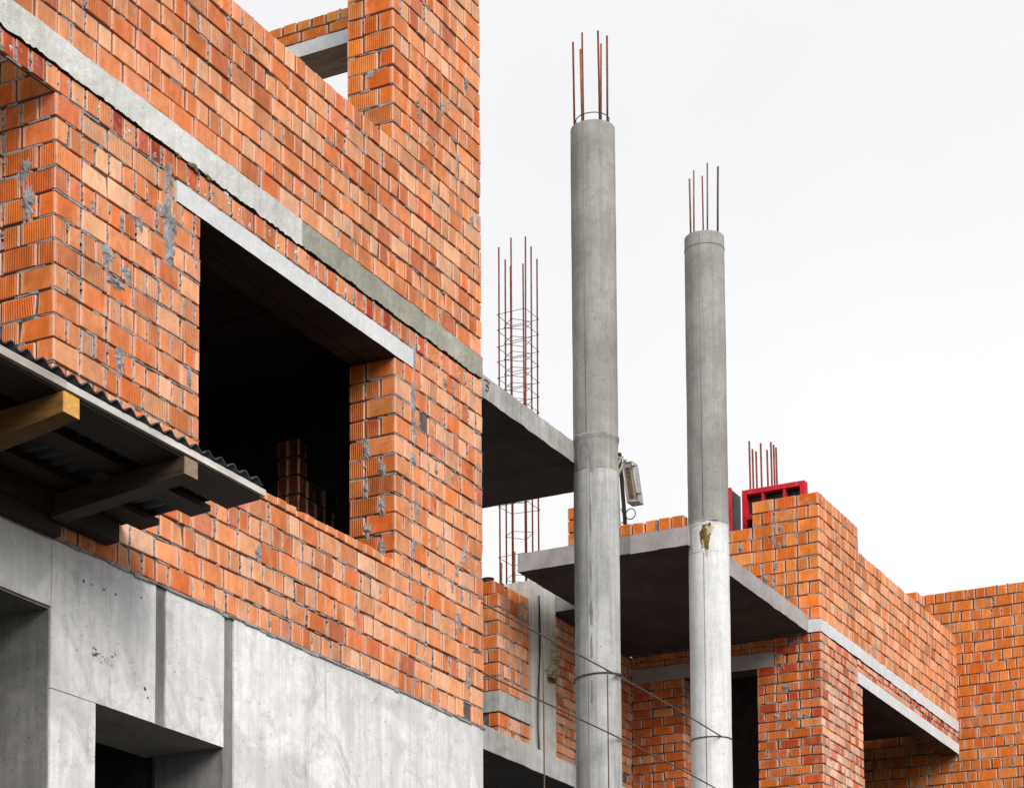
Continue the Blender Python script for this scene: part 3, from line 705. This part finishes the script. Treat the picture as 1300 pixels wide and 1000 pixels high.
# =================================================================== RIGHT BLOCK
D = thing('unfinished_building', (27.5, 8.5, -1.6), 'farther right block of brighter orange brick with stepped parapet, behind the shorter column', 'building')
ZR0, ZR1 = 6.945, 7.095; CR = .148; CL = .108; nL = 25; ZL = ZR0 - nL * CL
mb = MB()
wall(mb, 'x', YF, XR, 30.40, ZR1, CR, range(0, 8), corner=1, pal=PALF, rib=.2, bead=.25)
wall(mb, 'x', YF, XR, 26.03, ZR1, CR, range(8, 10), corner=1, pal=PALO, rib=.1, bead=.3)
wall(mb, 'y', XR, YF, 9.32, ZR1, CR, range(0, 8), corner=1, pal=PALO, rib=.1)
wall(mb, 'y', XR, YF, 8.69, ZR1, CR, range(8, 10), corner=1, pal=PALO, rib=.1)
core(mb, XR + K, 30.38, YF + K, 8.29, ZR1, ZR1 + 8 * CR - .005); core(mb, XR + K, 26.02, YF + K, 8.25, ZR1 + 8 * CR, ZR1 + 10 * CR - .005)
core(mb, XR + K, XR + .38, 8.30, 9.31, ZR1, ZR1 + 8 * CR - .006); core(mb, XR + K, XR + .12, 8.26, 8.68, ZR1 + 8 * CR, ZR1 + 10 * CR - .006)
for (yy, zz, w, h) in ((8.35, 8.22, .06, .12), (8.45, 8.08, .05, .1), (8.38, 8.02, .07, .1), (8.5, 8.52, .05, .1), (8.42, 7.78, .06, .12), (8.53, 7.62, .07, .1), (8.45, 7.5, .06, .14), (8.15, 7.18, .08, .1), (8.3, 7.35, .05, .08)): mb.smear(XR, yy, zz, w, h, 'y')
mb.build('parapet', D)
mb = MB()
# pier standing inside the parapet near the corner
wall(mb, 'x', 8.32, 30.05, 30.40, ZR1, CR, range(0, 12), corner=1, pal=PAL); wall(mb, 'y', 30.05, 8.32, 8.70, ZR1, CR, range(0, 12), corner=1, pal=PALO)
core(mb, 30.05 + K, 30.39, 8.32 + K, 8.70, ZR1, ZR1 + 12 * CR - .006); mb.build('pier', D)
mb = MB()
wall(mb, 'y', 30.405, 5.0, 9.6, 8.91 - 34 * .1475, .1475, range(0, 34), pal=PALO, rib=.1, bead=.35)
core(mb, 30.405 + K, 30.8, 5.0, 9.6, -1.6, 8.90)
mb.build('cross_wall', D)
mb = MB()
# lower storey in smaller bricks: frames of the window (X 26.09..30.3, below 6.64) and of the door in the side wall
nb = int((6.637 - ZL) / CL)
wall(mb, 'x', YF, XR, 25.90, ZL, CL, range(0, nL), corner=1, pal=PALP, rib=.1, bead=.4)
wall(mb, 'x', YF, 25.913, 26.09, ZL, CL, range(0, nb), pal=PALP, rib=.1, bead=.4)
zz = 6.79
wall(mb, 'x', YF, 25.913, 30.40, zz, (ZR0 - zz) / 2, range(0, 2), pal=PALP + PALR, rib=.1, bead=.5)
wall(mb, 'x', YF, 26.10, 30.40, ZL, CL, range(0, 9), pal=PALP)
wall(mb, 'y', XR, YF, 8.665, ZL, CL, range(0, nb), corner=1, pal=PALP[:4] + PALO, rib=.1, bead=.5)
wall(mb, 'y', XR, YF, 8.455, ZL, CL, range(nb, nL), corner=1, pal=PALP[:4] + PALO, rib=.1, bead=.5)
wall(mb, 'y', XR, 8.47, YM, 6.79, (ZR0 - 6.79) / 2, range(0, 2), pal=PALO)
wall(mb, 'y', XR, 9.56, YM, ZL, CL, range(0, nb), pal=PALM, corner=1); wall(mb, 'x', 9.56, XR, 24.93, ZL, CL, range(0, nb), corner=1, pal=PALM)
core(mb, XR + K, 26.08, YF + K, 8.28, 4.1, 6.637); core(mb, XR + K, 25.89, YF + K, 8.28, 6.6375, ZR0 - .003)
core(mb, 25.90, 30.39, YF + K, 8.28, 6.795, ZR0 - .003); core(mb, 26.085, 30.39, YF + K, 8.28, 4.1, ZL + 9 * CL - .01)
core(mb, XR + K, XR + .38, 8.285, 8.655, 4.1, 6.6); core(mb, XR + K, XR + .38, 9.575, YM + .3, 4.1, 6.6); core(mb, XR + K, XR + .38, 8.46, YM + .3, 6.795, ZR0 - .003)
for (yy, z2, w, h) in ((8.4, 6.72, .08, .1), (8.37, 6.6, .07, .08), (8.33, 6.15, .08, .06), (8.25, 6.88, .12, .06), (8.34, 6.35, .06, .1), (8.1, 6.0, .08, .06)): mb.smear(XR, yy, z2, w, h, 'y')
mb.build('brick_wall', D)
mb = MB(); mb.rough(XR - .006, 30.40, YF - .008, 8.30, ZR0, ZR1, M['lintel'], .05, .005, .014, M['soffit']); mb.build('floor_slab', D)
mb = MB(); mb.rough(XR - .006, XR + .4, 8.305, YM, ZR0 + .003, ZR1 - .002, M['slab'], .1, .005, 0, M['soffit']); mb.rough(XR + .41, 30.3, 8.305, 13, ZR0 + .005, ZR1 - .003, M['slab'], .5, .003, 0, M['soffit']); mb.build('floor_slab', D, 'dark rough slab edge')
mb = MB(); mb.rough(25.905, 30.39, YF - .01, 8.10, 6.642, 6.786, M['lintel'], .08, .002, 0, M['soffit']); mb.build('window_lintel', D)
mb = MB(); mb.rough(XR - .012, XR + .3, 8.465, 10.2, 6.61, 6.786, M['slabp'], .08, .003, 0, M['soffit']); mb.build('door_lintel', D)
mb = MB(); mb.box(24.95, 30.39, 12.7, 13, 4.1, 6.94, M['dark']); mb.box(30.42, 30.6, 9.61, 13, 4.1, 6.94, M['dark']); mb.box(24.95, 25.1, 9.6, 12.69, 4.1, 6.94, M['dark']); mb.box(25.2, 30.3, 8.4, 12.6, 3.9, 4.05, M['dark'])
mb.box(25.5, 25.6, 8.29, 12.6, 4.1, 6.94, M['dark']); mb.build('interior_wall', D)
mb = MB(); mb.rough(XR, 30.40, YF + .004, 13, -1.6, 4.095, M['wallc'], .4, .003); mb.build('concrete_panel', D)

# =================================================================== FORMWORK + STARTER BARS
F_ = thing('column_formwork', (24.85, 8.55, ZR1), 'bright red steel column formwork panels with black plywood on top of the right brick wall', 'formwork')
mb = MB()
y0, y1, z0, z1 = 8.13, 8.885, 7.7, 8.80; X0, X1 = 24.75, 24.87; w = .055
mb.box(X0, X1, y1 - w, y1, z0, z1, M['red']); mb.box(X0, X1, y0, y0 + w, z0, z1, M['red'])
mb.box(X0, X1, y0 + w, y1 - w, z1 - w, z1, M['red'])
for zz in (8.50, 8.2): mb.box(X0 + .004, X1, y0 + w, y1 - w, zz - w, zz, M['red'])
for yy in (8.36, 8.62): mb.box(X0 + .006, X1 - .01, yy, yy + .03, 8.5, z1 - w, M['red'])
mb.build('steel_frame', F_)
mb = MB(); mb.box(X1 - .02, X1 + .003, y0 + .01, y1 - .01, z0 + .01, z1 - .01, M['ply']); mb.build('plywood', F_)
mb = MB(); mb.box(24.575, 24.61, 8.955, 9.075, 8.10, 8.80, M['red']); mb.box(24.611, 24.93, 9.0, 9.075, 8.10, 8.80, M['red']); mb.build('steel_frame', F_)
mb = MB(); mb.box(24.611, 24.93, 8.965, 8.998, 8.11, 8.79, M['ply']); mb.build('plywood', F_)
Sx = thing('starter_bars', (25.0, 8.7, 7.2), 'bunch of short dark red reinforcing bars rising out of the red formwork box', 'rebar')
for k, (y, top) in enumerate(((8.874, 9.471), (8.836, 9.368), (8.792, 9.332), (8.734, 9.422), (8.657, 9.327), (8.609, 9.413), (8.576, 9.374), (8.547, 9.336))):
    x = 25.0
    mb = MB(); mb.tube([(x, y - .025, 7.2), (x, y, top)], .0115, M['rust'], 7); mb.build('rebar', Sx)

# =================================================================== BOX ON POSTS, BUCKET
T = thing('distribution_box', (21.05, 8.75, S1), 'small grey electrical box leaning on timber posts behind the tall column, black cable loop below', 'electrical box')
def lean(b0, t0, hw, hd, mat, name):
    mb = MB(); P = []
    for sx in (-1, 1):
        for sy in (-1, 1):
            for q in (b0, t0): P.append((q[0] + sx * hd, q[1] + sy * hw, q[2]))
    mb.hexa(P, mat); return mb.build(name, T)
lean((21.0, 8.86, S1), (21.0, 8.88, 7.95), .022, .02, M['post'], 'post'); lean((21.05, 8.79, S1), (21.05, 8.86, 8.10), .016, .016, M['blackrub'], 'post')
lean((21.1, 8.80, S1), (21.1, 8.83, 7.33), .03, .02, M['beam'], 'post')
lean((20.98, 8.90, 7.88), (20.98, 8.80, 8.03), .013, .01, M['lath'], 'lath'); lean((20.99, 8.88, 7.80), (20.99, 8.77, 8.0), .011, .01, M['lath'], 'lath'); lean((20.975, 8.87, 8.05), (20.975, 8.76, 7.98), .012, .01, M['lath'], 'lath')
b0 = (21.06, 8.715, 7.56); t0 = (21.06, 8.775, 7.99)
body = lean((21.11, 8.715, 7.56), (21.11, 8.775, 7.99), .062, .07, M['boxg'], 'box_body')
def fr(a, b, c, d, mat, name, x=21.035, hw=.008, par=None):
    mb = MB(); mb.tube([(x, a, b), (x, c, d)], hw, mat, 4); return mb.build(name, T)
for q in (((8.768, 7.565, 8.830, 7.985)), ((8.660, 7.565, 8.720, 7.985)), ((8.768, 7.565, 8.660, 7.565)), ((8.830, 7.985, 8.720, 7.985))): fr(*q, M['lath'], 'box_frame')
mb = MB(); P = []
for x in (21.033, 21.045):
    for (a, b) in (((8.745, 7.60), (8.79, 7.93)), ((8.70, 7.60), (8.745, 7.93))): P += [(x, a[0], a[1]), (x, b[0], b[1])]
mb.hexa(P, M['boxi']); mb.build('inner_panel', T)
mb = MB(); mb.tube([(21.02, 8.665, 7.63), (21.02, 8.62, 7.625)], .010, M['rustb'], 6); mb.build('bolt', T); mb = MB(); mb.tube([(21.02, 8.72, 7.93), (21.02, 8.67, 7.92)], .007, M['rust'], 6); mb.build('bolt', T)
mb = MB(); mb.tube([(21.0, 8.725 + .052 * math.cos(a / 24 * 6.283), 7.425 + .055 * math.sin(a / 24 * 6.283)) for a in range(24)], .0055, M['blackrub'], 6, closed=True)
mb.tube([(21.0, 8.83, 7.5), (21.0, 8.80, 7.42), (21.0, 8.77, 7.38), (21.0, 8.83, 7.34)], .005, M['blackrub'], 6); mb.build('cable', T)

mb = MB(); mb.cyl(21.16, 10.42, [(6.965, .048), (7.0, .055), (7.035, .060), (7.038, .068), (7.045, .068), (7.048, .058)], M['pot'], 24)
tag(mb.build('bucket'), 'small dark bucket standing on top of the shaded brick pile', 'bucket')
mb = MB()
for k in range(5): mb.smear(21.30 + .05 * k, 10.36, 6.985 + .01 * (k % 2), .1, .05, 'x', M['pot'], .05)
tag(mb.build('rag'), 'crumpled black rag lying on the brick pile beside the bucket', 'rag')

# =================================================================== CANOPY
T = thing('canopy', (8.8, 7.4, 4.3), 'timber lean-to canopy with dark corrugated roof sheets, at the lower left of the brick facade', 'canopy')
SL = -.075
def zc(y): return (y - 6.9) * SL
def cbox(x0, x1, y0, y1, zb, zt, mat, name, tip=None):
    mb = MB(); P = []
    for x in (x0, x1):
        for y in (y0, y1):
            for z in (zb, zt): P.append((x + U(-.002, .002), y, z + zc(y)))
    mb.hexa(P, mat)
    return mb.build(name, T)
cbox(6.3, 9.125, 6.895, 7.02, 4.392, 4.434, M['boardd'], 'edge_board'); cbox(9.13, 11.07, 6.90, 7.03, 4.396, 4.434, M['board'], 'edge_board')
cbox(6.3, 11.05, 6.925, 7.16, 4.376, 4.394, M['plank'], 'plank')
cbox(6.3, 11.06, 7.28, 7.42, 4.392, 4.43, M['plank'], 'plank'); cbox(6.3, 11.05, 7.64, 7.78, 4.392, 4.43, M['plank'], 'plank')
for (x0, x1, zb, mt, zend) in ((9.10, 9.235, 4.262, 'beam', -.07), (10.21, 10.34, 4.272, 'beamd', -.03), (7.9, 8.03, 4.265, 'beamd', 0)):
    mb = MB(); P = []
    for x in (x0, x1):
        for y in (6.90, 7.82):
            q = zc(y) + (zend if y > 7 else 0)
            P += [(x + U(-.003, .003), y, zb + q), (x + U(-.003, .003), y, 4.374 + zc(y))]
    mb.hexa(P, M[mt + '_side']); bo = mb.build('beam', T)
    mb = MB(); mb.box(x0 + .001, x1 - .001, 6.892, 6.899, zb + .002, 4.372, M[mt], .001); mb.build('end_grain', bo)
cbox(6.3, 10.86, 7.80, 7.895, 4.27, 4.50, M['plank'], 'wall_plate_shade'); cbox(6.3, 10.34, 7.84, 7.893, 4.17, 4.30, M['plank'], 'wall_plate_shade')  # plate made taller and black board added, painting the recess shade
for (x0, x1, lift) in ((6.2, 7.9, 0), (7.85, 9.5, .006), (9.45, 11.02, .0)):
    mb = MB(); n = int((x1 - x0) / .0125); b = len(mb.v); ys = (6.888, 7.15, 7.5, 7.9)
    for lay in (0, .007):
        for i in range(n + 1):
            x = x0 + (x1 - x0) * i / n; w = .016 * math.sin(2 * math.pi * x / .127)
            for y in ys: mb.v.append((x, y + U(-.002, .002), 4.454 + w + lift + zc(y) + lay + .003 * math.sin(x * 3)))
    q = len(ys); o = (n + 1) * q
    for i in range(n):
        for j in range(q - 1):
            a = b + i * q + j; mb.face([a, a + 1, a + q + 1, a + q], M['sheet'], smooth=True); mb.face([a + o, a + q + o, a + q + 1 + o, a + 1 + o], M['sheet'], smooth=True)
        for j in (0, q - 1):
            a = b + i * q + j; mb.face([a, a + q, a + q + o, a + o], M['sheet'])
    mb.build('roof_sheet', T)

# =================================================================== GROUND, SKY, LIGHT, CAMERA
mb = MB(); Sz = 900
g = [(-Sz, -Sz), (Sz, -Sz), (Sz, Sz), (-Sz, Sz)]
mb.v = [(x, y, -1.6) for x, y in g]; mb.face([0, 1, 2, 3], M['soil']); structure(mb.build('ground'))

sd = Vector((-.50, -.66, .54)).normalized()      # towards the sun
L = bpy.data.lights.new('sun', 'SUN'); L.energy = 2.0; L.angle = math.radians(35); L.color = (1, .97, .92)
lo = bpy.data.objects.new('sun', L); COL.objects.link(lo); lo.rotation_euler = sd.to_track_quat('Z', 'Y').to_euler(); lo.location = (0, 0, 30)
W = bpy.data.worlds.new('World'); scene.world = W; W.use_nodes = True; nt = W.node_tree; nt.nodes.clear(); n = N(nt)
sky = n.node('ShaderNodeTexSky', sky_type='NISHITA'); sky.sun_disc = False
sky.sun_elevation = math.asin(sd.z); sky.sun_rotation = math.atan2(sd.x, sd.y); sky.dust_density = 6; sky.ozone_density = 1; sky.air_density = 1
tc = n.node('ShaderNodeTexCoord'); sp = n.node('ShaderNodeSeparateXYZ'); n.link(tc.outputs['Generated'], sp.inputs[0])
hs = n.node('ShaderNodeHueSaturation'); hs.inputs['Saturation'].default_value = .10; n.link(sky.outputs[0], hs.inputs['Color'])
cl = n.noise(tc.outputs['Generated'], 2.2, 5, .55)
cloud = n.ramp(cl, [(.3, .94), (.7, 1.03)])
veil = n.ramp(sp.outputs[2], [(0, (9.2, 9.25, 9.35)), (.28, (8.7, 8.8, 9.05)), (.6, (7.7, 7.95, 8.4))])
# colour ramps clamp above 1: scale after
veil = n.ramp(sp.outputs[2], [(0, (1, .995, .985)), (.22, (.975, .972, .975)), (.45, (.87, .872, .893)), (1, (.92, .925, .94))])
veil = n.mix(1, veil, (1, 1, 1), 'MULTIPLY')
vs = n.node('ShaderNodeVectorMath', operation='SCALE'); n.link(n.mix(1, veil, cloud, 'MULTIPLY'), vs.inputs[0]); vs.inputs['Scale'].default_value = 6.3
col = n.mix(.92, hs.outputs[0], vs.outputs[0])
bg = n.node('ShaderNodeBackground'); n.link(col, bg.inputs[0]); bg.inputs[1].default_value = .1
wo = n.node('ShaderNodeOutputWorld'); n.link(bg.outputs[0], wo.inputs[0])

cam = bpy.data.cameras.new('camera'); co = bpy.data.objects.new('camera', cam); COL.objects.link(co); scene.camera = co
th = math.atan(267 / 2893); co.location = (0, 0, 0)
co.rotation_euler = (math.pi / 2 + th, 0, math.radians(29.7275 - 90))
cam.sensor_width = 36; cam.sensor_fit = 'HORIZONTAL'; cam.lens = 2893 / 1300 * 36
cam.shift_x = (650 - 446) / 1300; cam.shift_y = (1317 - 500) / 1300
cam.clip_start = .1; cam.clip_end = 3000
vs_ = scene.view_settings; vs_.view_transform = 'Standard'; vs_.look = 'None'; vs_.exposure = .82; vs_.gamma = 1
for o in COL.objects:
    if '_w' in o: del o['_w']
